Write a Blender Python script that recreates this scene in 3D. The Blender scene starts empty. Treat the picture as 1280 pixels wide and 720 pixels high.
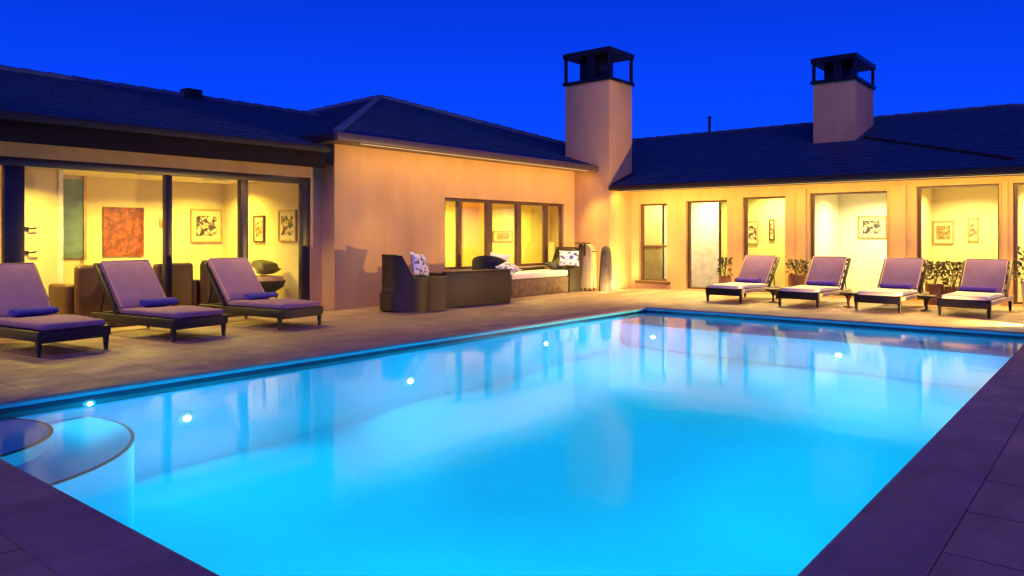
import bpy, bmesh, math, random
from mathutils import Vector, Matrix
random.seed(7)
S = bpy.context.scene
COL = S.collection
R = math.radians
PI = math.pi

# ---------------------------------------------------------------- materials
def new_mat(name):
    m = bpy.data.materials.new(name); m.use_nodes = True
    nt = m.node_tree; nt.nodes.clear()
    out = nt.nodes.new('ShaderNodeOutputMaterial')
    return m, nt, out

def coords(nt, scale=(1, 1, 1), kind='Object'):
    tc = nt.nodes.new('ShaderNodeTexCoord'); mp = nt.nodes.new('ShaderNodeMapping')
    mp.inputs['Scale'].default_value = scale
    nt.links.new(tc.outputs[kind], mp.inputs['Vector'])
    return mp.outputs['Vector']

def geo_pos(nt, scale=(1, 1, 1)):
    g = nt.nodes.new('ShaderNodeNewGeometry'); mp = nt.nodes.new('ShaderNodeMapping')
    mp.inputs['Scale'].default_value = scale
    nt.links.new(g.outputs['Position'], mp.inputs['Vector'])
    return mp.outputs['Vector']

def noise(nt, vec, scale, detail=4, rough=.55):
    n = nt.nodes.new('ShaderNodeTexNoise'); n.inputs['Scale'].default_value = scale
    n.inputs['Detail'].default_value = detail; n.inputs['Roughness'].default_value = rough
    nt.links.new(vec, n.inputs['Vector']); return n.outputs['Fac']

def ramp(nt, fac, stops):
    r = nt.nodes.new('ShaderNodeValToRGB'); e = r.color_ramp.elements
    e[0].position, e[0].color = stops[0][0], (*stops[0][1], 1)
    e[1].position, e[1].color = stops[-1][0], (*stops[-1][1], 1)
    for p, c in stops[1:-1]:
        k = e.new(p); k.color = (*c, 1)
    nt.links.new(fac, r.inputs['Fac']); return r.outputs['Color']

def mixc(nt, a, b, fac, mode='MULTIPLY'):
    m = nt.nodes.new('ShaderNodeMix'); m.data_type = 'RGBA'; m.blend_type = mode
    if isinstance(fac, (int, float)): m.inputs['Factor'].default_value = fac
    else: nt.links.new(fac, m.inputs['Factor'])
    nt.links.new(a, m.inputs['A']); nt.links.new(b, m.inputs['B'])
    return m.outputs['Result']

def princ(nt, out, rough=.6, metal=0., spec=.5):
    p = nt.nodes.new('ShaderNodeBsdfPrincipled')
    p.inputs['Roughness'].default_value = rough; p.inputs['Metallic'].default_value = metal
    p.inputs['Specular IOR Level'].default_value = spec
    nt.links.new(p.outputs[0], out.inputs['Surface']); return p

def bump(nt, p, h, strength=.3, dist=.01):
    b = nt.nodes.new('ShaderNodeBump'); b.inputs['Strength'].default_value = strength
    b.inputs['Distance'].default_value = dist
    nt.links.new(h, b.inputs['Height']); nt.links.new(b.outputs[0], p.inputs['Normal'])

def plain(name, c, rough=.6, metal=0., var=.18, nscale=6, bmp=.15, spec=.5, kind='Object'):
    m, nt, out = new_mat(name); p = princ(nt, out, rough, metal, spec)
    v = coords(nt, kind=kind) if kind != 'W' else geo_pos(nt)
    f = noise(nt, v, nscale)
    lo = tuple(x*(1-var) for x in c); hi = tuple(min(1, x*(1+var)) for x in c)
    nt.links.new(ramp(nt, f, [(.3, lo), (.7, hi)]), p.inputs['Base Color'])
    f2 = noise(nt, v, nscale*14, 3)
    bump(nt, p, f2, bmp, .004)
    return m

def stucco(name, c):
    m, nt, out = new_mat(name); p = princ(nt, out, .85, 0, .3)
    v = geo_pos(nt)
    big = noise(nt, v, .9, 5, .6); st = noise(nt, geo_pos(nt, (1.6, 1.6, .25)), 1.5, 4)
    a = ramp(nt, big, [(.25, tuple(x*.86 for x in c)), (.75, tuple(x*1.08 for x in c))])
    b = ramp(nt, st, [(.35, (.90, .89, .88)), (.6, (1, 1, 1))])
    nt.links.new(mixc(nt, a, b, 1.), p.inputs['Base Color'])
    bump(nt, p, noise(nt, v, 55, 4, .7), .35, .006)
    return m

def wicker(name, c1, c2):
    m, nt, out = new_mat(name); p = princ(nt, out, .5)
    v = coords(nt)
    w1 = nt.nodes.new('ShaderNodeTexWave'); w1.inputs['Scale'].default_value = 30; w1.bands_direction = 'Z'
    w1.inputs['Distortion'].default_value = 1.2
    w2 = nt.nodes.new('ShaderNodeTexWave'); w2.inputs['Scale'].default_value = 12; w2.bands_direction = 'DIAGONAL'
    nt.links.new(v, w1.inputs['Vector']); nt.links.new(v, w2.inputs['Vector'])
    mu = nt.nodes.new('ShaderNodeMath'); mu.operation = 'MULTIPLY'
    nt.links.new(w1.outputs['Fac'], mu.inputs[0]); nt.links.new(w2.outputs['Fac'], mu.inputs[1])
    nt.links.new(ramp(nt, mu.outputs[0], [(0, c1), (.8, c2)]), p.inputs['Base Color'])
    bump(nt, p, mu.outputs[0], .45, .005)
    return m

def stone_tiles(name, c, ox, oy, sx, sy, mort=.006, wash=.40):
    m, nt, out = new_mat(name); p = princ(nt, out, .62, 0, .35)
    g = nt.nodes.new('ShaderNodeNewGeometry'); mp = nt.nodes.new('ShaderNodeMapping')
    mp.inputs['Location'].default_value = (-ox, -oy, 0)
    nt.links.new(g.outputs['Position'], mp.inputs['Vector'])
    bt = nt.nodes.new('ShaderNodeTexBrick'); bt.offset = .0; bt.squash = 1
    bt.inputs['Scale'].default_value = 1; bt.inputs['Mortar Size'].default_value = mort
    bt.inputs['Mortar Smooth'].default_value = .25
    bt.inputs['Brick Width'].default_value = sx; bt.inputs['Row Height'].default_value = sy
    bt.inputs['Color1'].default_value = (*[x*.90 for x in c], 1)
    bt.inputs['Color2'].default_value = (*[x*1.10 for x in c], 1)
    bt.inputs['Mortar'].default_value = (*[x*.22 for x in c], 1)
    nt.links.new(mp.outputs[0], bt.inputs['Vector'])
    v = geo_pos(nt)
    big = ramp(nt, noise(nt, geo_pos(nt, (.8, 2.2, 1)), 1.1, 6, .62), [(.3, (1-wash, 1-wash*1.05, 1-wash*1.1)), (.72, (1.12, 1.1, 1.08))])
    fine = ramp(nt, noise(nt, v, 38, 4, .7), [(.3, (.86, .86, .86)), (.7, (1.08, 1.08, 1.08))])
    col = mixc(nt, mixc(nt, bt.outputs['Color'], big, 1.), fine, 1.)
    nt.links.new(col, p.inputs['Base Color'])
    rr = ramp(nt, noise(nt, v, 2.5, 4), [(.3, (.45,)*3), (.7, (.75,)*3)])
    nt.links.new(rr, p.inputs['Roughness'])
    ma = nt.nodes.new('ShaderNodeMath'); ma.operation = 'MULTIPLY_ADD'
    nt.links.new(noise(nt, v, 14, 6, .7), ma.inputs[0]); ma.inputs[1].default_value = .35
    iv = nt.nodes.new('ShaderNodeMath'); iv.operation = 'SUBTRACT'; iv.inputs[0].default_value = 1
    nt.links.new(bt.outputs['Fac'], iv.inputs[1]); nt.links.new(iv.outputs[0], ma.inputs[2])
    bump(nt, p, ma.outputs[0], .5, .008)
    return m

def emit(name, c, s):
    m, nt, out = new_mat(name); e = nt.nodes.new('ShaderNodeEmission')
    e.inputs['Color'].default_value = (*c, 1); e.inputs['Strength'].default_value = s
    nt.links.new(e.outputs[0], out.inputs['Surface']); return m

def glass_pane(name, refl=.5):
    m, nt, out = new_mat(name)
    fr = nt.nodes.new('ShaderNodeFresnel'); fr.inputs['IOR'].default_value = 1.45
    k = nt.nodes.new('ShaderNodeMath'); k.operation = 'MULTIPLY'; k.inputs[1].default_value = refl
    nt.links.new(fr.outputs[0], k.inputs[0])
    t = nt.nodes.new('ShaderNodeBsdfTransparent'); t.inputs['Color'].default_value = (.97, .98, .96, 1)
    g = nt.nodes.new('ShaderNodeBsdfGlossy'); g.inputs['Roughness'].default_value = .03
    mx = nt.nodes.new('ShaderNodeMixShader')
    nt.links.new(k.outputs[0], mx.inputs[0]); nt.links.new(t.outputs[0], mx.inputs[1]); nt.links.new(g.outputs[0], mx.inputs[2])
    nt.links.new(mx.outputs[0], out.inputs['Surface']); return m

def water_mat():
    m, nt, out = new_mat('pool_water')
    fr = nt.nodes.new('ShaderNodeFresnel'); fr.inputs['IOR'].default_value = 1.21
    t = nt.nodes.new('ShaderNodeBsdfRefraction'); t.inputs['Color'].default_value = (.80, .97, 1, 1); t.inputs['IOR'].default_value = 1.03; t.inputs['Roughness'].default_value = 0
    g = nt.nodes.new('ShaderNodeBsdfGlossy'); g.inputs['Roughness'].default_value = .07
    v = geo_pos(nt)
    h1 = noise(nt, v, 1.1, 2, .4)
    b = nt.nodes.new('ShaderNodeBump'); b.inputs['Strength'].default_value = .35; b.inputs['Distance'].default_value = .012
    nt.links.new(h1, b.inputs['Height'])
    nt.links.new(b.outputs[0], g.inputs['Normal'])
    mx = nt.nodes.new('ShaderNodeMixShader')
    nt.links.new(fr.outputs[0], mx.inputs[0]); nt.links.new(t.outputs[0], mx.inputs[1]); nt.links.new(g.outputs[0], mx.inputs[2])
    nt.links.new(mx.outputs[0], out.inputs['Surface'])
    vs = nt.nodes.new('ShaderNodeVolumeScatter'); vs.inputs['Color'].default_value = (.25, .85, 1, 1)
    vs.inputs['Density'].default_value = .14; vs.inputs['Anisotropy'].default_value = .3
    nt.links.new(vs.outputs[0], out.inputs['Volume']); return m

def pattern_fabric(name, base, ink, scale=9):
    m, nt, out = new_mat(name); p = princ(nt, out, .85, 0, .2)
    v = coords(nt)
    vo = nt.nodes.new('ShaderNodeTexVoronoi'); vo.inputs['Scale'].default_value = scale; vo.feature = 'SMOOTH_F1'
    nt.links.new(v, vo.inputs['Vector'])
    nt.links.new(ramp(nt, vo.outputs['Distance'], [(.28, ink), (.40, base)]), p.inputs['Base Color'])
    return m

def picture_mat(name, paper, ink1, ink2, scale=6, cut=.56):
    m, nt, out = new_mat(name); p = princ(nt, out, .5)
    v = coords(nt)
    f = noise(nt, v, scale, 3, .6); f2 = noise(nt, v, scale*1.7, 2)
    a = ramp(nt, f, [(cut-.03, paper), (cut+.02, ink1)])
    b = ramp(nt, f2, [(cut, (1, 1, 1)), (cut+.05, ink2)])
    nt.links.new(mixc(nt, a, b, 1.), p.inputs['Base Color']); return m

M = {}
M['stucco'] = stucco('stucco', (.60, .37, .15))
M['deck'] = stone_tiles('deck_stone', (.34, .225, .17), 1.245, .65, .64, .64, .006)
M['coping'] = stone_tiles('coping_stone', (.30, .21, .19), 1.66, 1.07, 2.56, .415, .0, .38)
M['grout'] = plain('grout', (.05, .035, .035))
M['tile_band'] = plain('waterline_tile', (.02, .05, .09), .25, bmp=.05)
M['lit_lip'] = plain('lip_tile', (.02, .68, .62), .5, var=.1, bmp=.05)  # cyan colour stands in for pool light on the coping edge
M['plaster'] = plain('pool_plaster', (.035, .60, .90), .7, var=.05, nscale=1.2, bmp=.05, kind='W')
M['nosing'] = plain('step_nosing_tile', (.006, .03, .09), .9, spec=.05)
M['water'] = water_mat()
M['roof'] = plain('roof_tile', (.012, .045, .095), .6, var=.25, nscale=3, bmp=.12, spec=.2, kind='W')
M['ridge'] = plain('ridge_tile', (.03, .065, .12), .5, var=.2)
M['fascia'] = plain('dark_fascia', (.02, .012, .008), .8, spec=.1)
M['gutter'] = plain('bronze_gutter', (.10, .06, .045), .4)
M['gutter_dark'] = plain('dark_gutter', (.02, .014, .014), .6, spec=.25)
M['soffit'] = plain('soffit_wood', (.20, .12, .07), .6)
M['frame'] = plain('dark_frame', (.022, .014, .014), .35, bmp=.05)
M['frame_brown'] = plain('brown_frame', (.10, .05, .025), .4, bmp=.05)
M['glass'] = glass_pane('window_glass', .32)
M['metal_black'] = plain('black_metal', (.015, .015, .018), .4, .6)
M['room'] = plain('room_paint', (.70, .60, .34), .8, var=.05, nscale=1, bmp=.05, kind='W')
M['room_pale'] = plain('pale_room_paint', (.80, .76, .58), .8, var=.04, nscale=1, bmp=.05, kind='W')
M['room_green'] = plain('green_room_paint', (.64, .62, .26), .8, var=.05, nscale=1, bmp=.05, kind='W')
M['room_orange'] = plain('orange_room_paint', (.72, .42, .12), .8, var=.05, nscale=1, bmp=.05, kind='W')
M['teal'] = plain('teal_glazing', (.13, .22, .20), .3)
M['floor_in'] = plain('interior_floor', (.42, .30, .18), .5, kind='W')
M['white'] = plain('white_paint', (.78, .76, .70), .6)
M['cushion'] = plain('mauve_canvas', (.25, .145, .22), .9, var=.10, nscale=5, bmp=.3, spec=.15)
M['piping'] = plain('tan_piping', (.50, .30, .18), .7)
M['pale_canvas'] = plain('pale_canvas', (.62, .55, .50), .85, var=.06, bmp=.2)
M['rail'] = plain('pale_rail', (.34, .27, .22), .5)
M['cushion_v'] = plain('violet_canvas', (.15, .085, .185), .9, var=.10, nscale=5, bmp=.3, spec=.15)
M['towel'] = plain('blue_towel', (.06, .055, .30), .95, var=.15, nscale=20, bmp=.8, spec=.1)
M['towel_v'] = plain('violet_towel', (.09, .045, .30), .95, var=.15, nscale=20, bmp=.8, spec=.1)
M['wicker'] = wicker('dark_wicker', (.008, .006, .005), (.035, .022, .016))
M['wicker_b'] = wicker('brown_wicker', (.014, .007, .004), (.050, .026, .013))
M['leather'] = plain('brown_leather', (.075, .032, .018), .5, var=.2)
M['black_cloth'] = plain('black_cloth', (.012, .012, .015), .7)
M['cream'] = plain('cream_cushion', (.74, .70, .60), .85, var=.05, bmp=.3)
M['stone'] = plain('rough_stone', (.14, .09, .05), .8, var=.45, nscale=9, bmp=1.)
M['steel'] = plain('brushed_steel', (.55, .42, .22), .5, .1, var=.08)
M['cover'] = plain('dark_cover_cloth', (.055, .035, .035), .75, var=.35, nscale=7, bmp=.6)
M['pot'] = plain('brown_pot', (.22, .10, .05), .5)
M['leaf'] = plain('leaf', (.075, .07, .022), .5, var=.4, nscale=20)
M['stem'] = plain('stem', (.10, .07, .03), .7)
M['pil_pat'] = pattern_fabric('grey_leaf_fabric', (.70, .68, .66), (.10, .10, .14), 16)
M['pil_blue'] = pattern_fabric('blue_figure_fabric', (.78, .78, .80), (.10, .11, .40), 11)
M['art_red'] = picture_mat('art_red', (.30, .075, .015), (.17, .04, .012), (.8, .7, .6), 7, .52)
M['mat_board'] = plain('mat_board', (.66, .57, .32), .8, var=.04)
M['art_a'] = picture_mat('art_botanical', (.72, .62, .36), (.05, .045, .05), (.35, .22, .2), 8, .53)
M['art_b'] = picture_mat('art_sketch', (.75, .66, .36), (.22, .15, .06), (.5, .4, .3), 12, .52)
M['art_c'] = picture_mat('art_mosaic', (.55, .42, .15), (.25, .17, .06), (.6, .6, .4), 22, .48)
M['gold'] = plain('gilt_frame', (.45, .30, .10), .4, .3)
M['lamp'] = emit('lamp_glow', (1, .75, .38), 2.5)
M['lamp_dim'] = emit('strip_glow', (1, .72, .32), 1.2)
M['poollens'] = emit('pool_lamp_glow', (.85, .97, 1), 2.2)
M['wall_panel'] = plain('grey_cabinet', (.36, .33, .20), .6, kind='W')
M['grass'] = plain('dark_grass', (.03, .05, .02), .9)

# ---------------------------------------------------------------- mesh helpers
def tag(o, label=None, cat=None, group=None, kind=None):
    if label: o['label'] = label
    if cat: o['category'] = cat
    if group: o['group'] = group
    if kind: o['kind'] = kind
    return o

def empty(name, loc, label, cat, group=None, rz=0):
    o = bpy.data.objects.new(name, None); COL.objects.link(o)
    o.location = loc; o.rotation_euler = (0, 0, rz); o.empty_display_size = .2
    return tag(o, label, cat, group)

def copy_tree(o, parent=None):
    c = o.copy(); COL.objects.link(c); c.parent = parent
    for ch in list(o.children): copy_tree(ch, c)
    return c

class MB:
    def __init__(s): s.bm = bmesh.new()
    def box(s, x0, x1, y0, y1, z0, z1, bev=0., mat=None, seg=2):
        b = bmesh.new(); bmesh.ops.create_cube(b, size=1)
        for v in b.verts:
            v.co = Vector(((x0+x1)/2+v.co.x*abs(x1-x0), (y0+y1)/2+v.co.y*abs(y1-y0), (z0+z1)/2+v.co.z*abs(z1-z0)))
        if bev: bmesh.ops.bevel(b, geom=b.edges[:], offset=bev, segments=seg, affect='EDGES', profile=.5)
        if mat is not None: bmesh.ops.transform(b, matrix=mat, verts=b.verts)
        s.merge(b); return s
    def merge(s, b):
        me = bpy.data.meshes.new('t'); b.to_mesh(me); b.free(); s.bm.from_mesh(me); bpy.data.meshes.remove(me)
    def tube(s, pts, r, n=8, r2=None, cap=True):
        pts = [Vector(p) for p in pts]; rings = []
        for i, p in enumerate(pts):
            d = (pts[min(i+1, len(pts)-1)]-pts[max(i-1, 0)]).normalized()
            u = d.orthogonal().normalized() if i == 0 else (rings_u - d*rings_u.dot(d)).normalized()
            rings_u = u; w = d.cross(u)
            rr = r if r2 is None else r+(r2-r)*i/(len(pts)-1)
            rings.append([s.bm.verts.new(p+u*math.cos(2*PI*k/n)*rr+w*math.sin(2*PI*k/n)*rr) for k in range(n)])
        for a, b in zip(rings, rings[1:]):
            for k in range(n): s.bm.faces.new((a[k], a[(k+1) % n], b[(k+1) % n], b[k]))
        if cap: s.bm.faces.new(rings[0][::-1]); s.bm.faces.new(rings[-1])
        return s
    def lathe(s, prof, n=20, c=(0, 0, 0), a0=0, a1=2*PI):
        c = Vector(c); full = abs(a1-a0-2*PI) < 1e-6; m = n if full else n+1; rings = []
        for r, z in prof:
            rings.append([s.bm.verts.new(c+Vector((r*math.cos(a0+(a1-a0)*k/n), r*math.sin(a0+(a1-a0)*k/n), z))) for k in range(m)])
        for a, b in zip(rings, rings[1:]):
            for k in range(n): s.bm.faces.new((a[k], a[(k+1) % m], b[(k+1) % m], b[k]))
        if full:
            s.bm.faces.new(rings[0][::-1]); s.bm.faces.new(rings[-1])
        return s
    def prism(s, poly, z0, z1, bev=0):
        b = bmesh.new(); lo = [b.verts.new((x, y, z0)) for x, y in poly]; hi = [b.verts.new((x, y, z1)) for x, y in poly]
        n = len(poly); b.faces.new(lo[::-1]); b.faces.new(hi)
        for k in range(n): b.faces.new((lo[k], lo[(k+1) % n], hi[(k+1) % n], hi[k]))
        bmesh.ops.recalc_face_normals(b, faces=b.faces)
        if bev: bmesh.ops.bevel(b, geom=b.edges[:], offset=bev, segments=2, affect='EDGES')
        s.merge(b); return s
    def poly(s, pts):
        s.bm.faces.new([s.bm.verts.new(p) for p in pts]); return s
    def done(s, name, mat, parent=None, smooth=False, loc=None, recalc=True):
        if recalc: bmesh.ops.recalc_face_normals(s.bm, faces=s.bm.faces)
        me = bpy.data.meshes.new(name); s.bm.to_mesh(me); s.bm.free()
        me.materials.append(mat)
        if smooth:
            me.polygons.foreach_set('use_smooth', [True]*len(me.polygons))
            me.set_sharp_from_angle(angle=R(42))
        o = bpy.data.objects.new(name, me); COL.objects.link(o)
        if parent: o.parent = parent
        if loc: o.location = loc
        return o

def box(name, mat, parent, *a, bev=0., **k):
    return MB().box(*a, bev=bev).done(name, mat, parent, smooth=bev > 0, **k)

# ---------------------------------------------------------------- pool and terrace
PX0, PX1, PY0, PY1 = 1.66, 13.235, 1.067, 7.38
CW = .415; WZ = -.085; DEPTH = -1.22
def frame_sheet(x0, x1, y0, y1, X0, X1, Y0, Y1, z, mb):
    for a in ((X0, X1, Y0, y0), (X0, X1, y1, Y1), (X0, x0, y0, y1), (x1, X1, y0, y1)):
        mb.poly([(a[0], a[2], z), (a[1], a[2], z), (a[1], a[3], z), (a[0], a[3], z)])
g = .006
mb = MB()
frame_sheet(PX0-CW-g, PX1+CW+g, PY0-CW-g, PY1+CW+g, -45, 70, -45, 60, 0., mb)
tag(mb.done('terrace', M['deck'], recalc=False), kind='structure')
mb = MB(); frame_sheet(PX0-.3, PX1+.3, PY0-.3, PY1+.3, PX0-1, PX1+1, PY0-1, PY1+1, -.014, mb)
tag(mb.done('grout_bed', M['grout'], recalc=False), kind='structure')
# coping ring with a small overhang over the tiled band
mb = MB(); ov = .02
mb.box(PX0-CW, PX1+CW, PY0-CW, PY0, -.028, 0, bev=.004)
mb.box(PX0-CW, PX1+CW, PY1, PY1+CW, -.028, 0, bev=.004)
mb.box(PX0-CW, PX0, PY0, PY1, -.028, 0, bev=.004)
mb.box(PX1, PX1+CW, PY0, PY1, -.028, 0, bev=.004)
tag(mb.done('pool_coping', M['coping']), kind='structure')
# pool shell: tile band then plaster walls and floor
bx0, bx1, by0, by1 = PX0-ov, PX1+ov, PY0-ov, PY1+ov
mb = MB()
for (a, b) in (((bx0, by0), (bx1, by0)), ((bx1, by0), (bx1, by1)), ((bx1, by1), (bx0, by1)), ((bx0, by1), (bx0, by0))):
    mb.poly([(a[0], a[1], -.2), (b[0], b[1], -.2), (b[0], b[1], -.060), (a[0], a[1], -.060)])
tag(mb.done('waterline_tiles', M['tile_band'], recalc=False), kind='structure')
mb = MB(); q0 = .012
mb.box(bx0, bx1, by0, by0+q0, -.060, -.029); mb.box(bx0, bx1, by1-q0, by1, -.060, -.029)
mb.box(bx0, bx0+q0, by0+q0, by1-q0, -.060, -.029); mb.box(bx1-q0, bx1, by0+q0, by1-q0, -.060, -.029)
tag(mb.done('lit_lip_band', M['lit_lip']), kind='structure')  # band painted cyan as if lit from the pool
mb = MB()
cz = .22
loop = [(bx0, by0), (bx1, by0), (bx1, by1), (bx0, by1)]
def inset(l, d): return [(bx0+d, by0+d), (bx1-d, by0+d), (bx1-d, by1-d), (bx0+d, by1-d)]
prof = [(0, -.2), (0, DEPTH+cz)]+[(cz*(1-math.cos(t*PI/2/6)), DEPTH+cz-cz*math.sin(t*PI/2/6)) for t in range(1, 7)]
rings = [[mb.bm.verts.new((x, y, z)) for x, y in inset(loop, d)] for d, z in prof]
for a, b in zip(rings, rings[1:]):
    for k in range(4): mb.bm.faces.new((a[k], a[(k+1) % 4], b[(k+1) % 4], b[k]))
mb.bm.faces.new(rings[-1])
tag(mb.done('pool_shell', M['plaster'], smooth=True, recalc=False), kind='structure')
tag(MB().box(bx0-.006, bx1+.006, by0-.006, by1+.006, DEPTH-.05, WZ).done('pool_water', M['water']), kind='structure')
# curved steps swelling from the near wall beside the left corner
SCX, SCY = 1.62, 6.95
def arc_pts(r, n=72):
    P = []
    for k in range(n+1):
        a = -PI/2+k*PI/n
        x, y = SCX+r*math.cos(a), SCY+r*math.sin(a)
        if x > bx0 and y < by1-.004: P.append((x, y, a))
    return P
def arc_strip(mb, r0, r1, z0, z1):
    P = []
    for x, y, a in arc_pts(r1):
        c, s_ = math.cos(a), math.sin(a)
        P.append([mb.bm.verts.new((SCX+r*c, SCY+r*s_, z)) for r, z in ((r0, z0), (r1, z0), (r1, z1), (r0, z1))])
    for a, b in zip(P, P[1:]):
        for k in range(4): mb.bm.faces.new((a[k], a[(k+1) % 4], b[(k+1) % 4], b[k]))
    mb.bm.faces.new(P[0]); mb.bm.faces.new(P[-1][::-1])
for r, zt, zb, lb in ((.80, -.19, -.339, 'small upper curved pool step in the near left corner, just under the water'),
                  (1.38, -.34, DEPTH+.002, 'lower wider curved pool step in the near left corner with a dark edge')):
    ap = arc_pts(r); top = by1-.003
    pl = [(x, y) for x, y, a in ap]
    if r > by1-SCY: pl += [(pl[-1][0]-.001, top), (bx0+.002, top)]
    if pl[0][0] > bx0+.01: pl = [(bx0+.002, pl[0][1])]+pl
    o = MB().prism(pl, zb, zt).done('pool_step', M['plaster'])
    tag(o, lb, 'pool step', 'curved corner steps of the pool')
    if r < 2: mb = MB(); arc_strip(mb, r-.026, r+.004, zt-.010, zt+.003); mb.done('nosing', M['nosing'], o)

# long underwater ledge along the far wall
LX = 12.32
o = MB().box(LX, bx1-.002, by0+.002, by1-.002, DEPTH+.004, -.44, bev=.02).done('pool_ledge', M['plaster'], smooth=True)
tag(o, 'long pale underwater ledge along the far wall of the pool', 'pool ledge')
# underwater lamps
def pool_lamp(x, y, z, rz, label, power, col=(.02, .70, 1)):
    t = empty('pool_light', (x, y, z), label, 'pool light', 'round lamps in the pool walls', rz)
    # local +X points into the water
    mb = MB(); mb.lathe([(.0, 0), (.085, 0), (.095, .012), (.085, .022), (.068, .022)], 24)
    o = mb.done('rim', M['white'], t, smooth=True); o.rotation_euler = (0, PI/2, 0)
    mb = MB(); mb.lathe([(.0, .015), (.050, .020), (.03, .030), (.0, .034)], 24)
    o = mb.done('lens', M['poollens'], t, smooth=True); o.rotation_euler = (0, PI/2, 0)
    li = bpy.data.lights.new('pool_lamp', 'AREA'); li.shape = 'DISK'; li.size = .07; li.energy = power; li.color = col
    li.spread = R(180)
    lo = bpy.data.objects.new('pool_lamp', li); COL.objects.link(lo); lo.parent = t
    lo.location = (.04, 0, 0); lo.rotation_euler = (0, -R(97), 0)
    return t
POOLP = 128
pool_lamp(3.845, by1, -.62, -PI/2, 'round white lamp in the left pool wall, nearest the curved steps', POOLP)
pool_lamp(6.9, by1, -.80, -PI/2, 'added round white lamp in the left pool wall, below the tub armchair', POOLP*.9)  # added to brighten the middle of the pool floor
pool_lamp(9.9, by1, -.62, -PI/2, 'round white lamp in the left pool wall, in front of the daybed', POOLP)
pool_lamp(LX, 6.72, -.84, PI, 'round white lamp in the face of the far underwater ledge, by the far corner', POOLP)
pool_lamp(LX, 3.50, -.80, PI, 'round white lamp in the face of the far underwater ledge, below the middle loungers', POOLP*1.1)
pl0 = pool_lamp(2.93, by1, -.17, -PI/2, 'small round lamp high in the left pool wall beside the curved steps', 16); pl0.scale = (.62, .62, .62)
for k, (x, lab) in enumerate(((3.4, 'nearest the camera corner'), (7.0, 'halfway along'), (10.6, 'towards the far loungers'))):
    pool_lamp(x, by0, -.36, PI/2, 'round lamp in the right pool wall, '+lab, POOLP*1.1)
pool_lamp(bx0, 2.7, -.36, 0, 'round lamp in the near pool wall facing the far loungers', POOLP*1.1)

# ---------------------------------------------------------------- the house
house = empty('house', (9, 12, 0), 'cream stucco single storey house with dark hipped roofs and glowing windows round the pool', 'house')
HL = Vector((9, 12, 0))
def H(o):   # parent a world-space mesh to the house
    o.parent = house; o.matrix_parent_inverse = Matrix.Translation(-HL); return o
def hbox(name, mat, *a, bev=0.): return H(MB().box(*a, bev=bev).done(name, mat, None, smooth=bev > 0))

def wall_with_holes(name, mat, axis, c0, c1, a0, a1, z0, z1, holes):
    """axis 'x': wall runs along x, occupying y c0..c1; axis 'y': runs along y, occupying x c0..c1. holes: (a,b,za,zb)"""
    mb = MB(); xs = sorted({a0, a1}|{h[0] for h in holes}|{h[1] for h in holes})
    for p, q in zip(xs, xs[1:]):
        hs = [h for h in holes if h[0] <= p+1e-6 and h[1] >= q-1e-6]
        segs = [(z0, z1)]
        for h in hs:
            segs = [s for lo, hi in segs for s in ((lo, min(hi, h[2])), (max(lo, h[3]), hi)) if s[1]-s[0] > 1e-4]
        for lo, hi in segs:
            if axis == 'x': mb.box(p, q, c0, c1, lo, hi)
            else: mb.box(c0, c1, p, q, lo, hi)
    bmesh.ops.remove_doubles(mb.bm, verts=mb.bm.verts, dist=1e-5)
    # drop the coincident interior faces between neighbouring boxes
    seen = {}
    for f in mb.bm.faces:
        k = tuple(round(v, 4) for v in f.calc_center_median()); seen.setdefault(k, []).append(f)
    dead = [f for fs in seen.values() if len(fs) > 1 for f in fs]
    bmesh.ops.delete(mb.bm, geom=dead, context='FACES_ONLY')
    return H(mb.done(name, mat))

ZTOP = 3.14
# block wall facing the pool
wall_with_holes('wall', M['stucco'], 'x', 11.64, 11.84, 8.96, 16.94, 0, ZTOP, [(11.93, 16.44, .65, 2.25)])
# return wall of the block
hbox('wall', M['stucco'], 8.96, 9.16, 11.84, 24, 0, ZTOP)
hbox('wall', M['stucco'], 8.70, 8.958, 12.03, 12.2, 0, 2.50)
hbox('header', M['stucco'], -3.0, 8.958, 12.035, 12.2, 2.502, 2.74)
# right wing wall
XW = 18.05
DOORS = [  # y0, y1, z0, z1, name
    (9.46, 10.30, .20, 2.26, 'window'), (7.80, 8.92, .03, 2.30, 'glass_door'), (6.36, 7.40, .03, 2.35, 'glass_door'),
    (4.13, 5.79, .03, 2.39, 'glass_door'), (2.05, 3.55, .03, 2.46, 'glass_door'), (.25, 1.82, .03, 2.46, 'glass_door'), (-2.3, -.6, .03, 2.46, 'glass_door')]
wall_with_holes('wall', M['stucco'], 'y', XW, XW+.25, -6, 10.538, 0, 2.72, [d[:4] for d in DOORS])
for y0, y1 in ((3.75, 4.06), (1.90, 2.0), (5.86, 6.08)):
    hbox('pilaster', M['stucco'], XW-.05, XW-.002, y0, y1, 0, 2.5, bev=.006)
hbox('wall', M['stucco'], XW+.25, 24, -6.2, -6.0, 0, 2.7)

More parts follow.
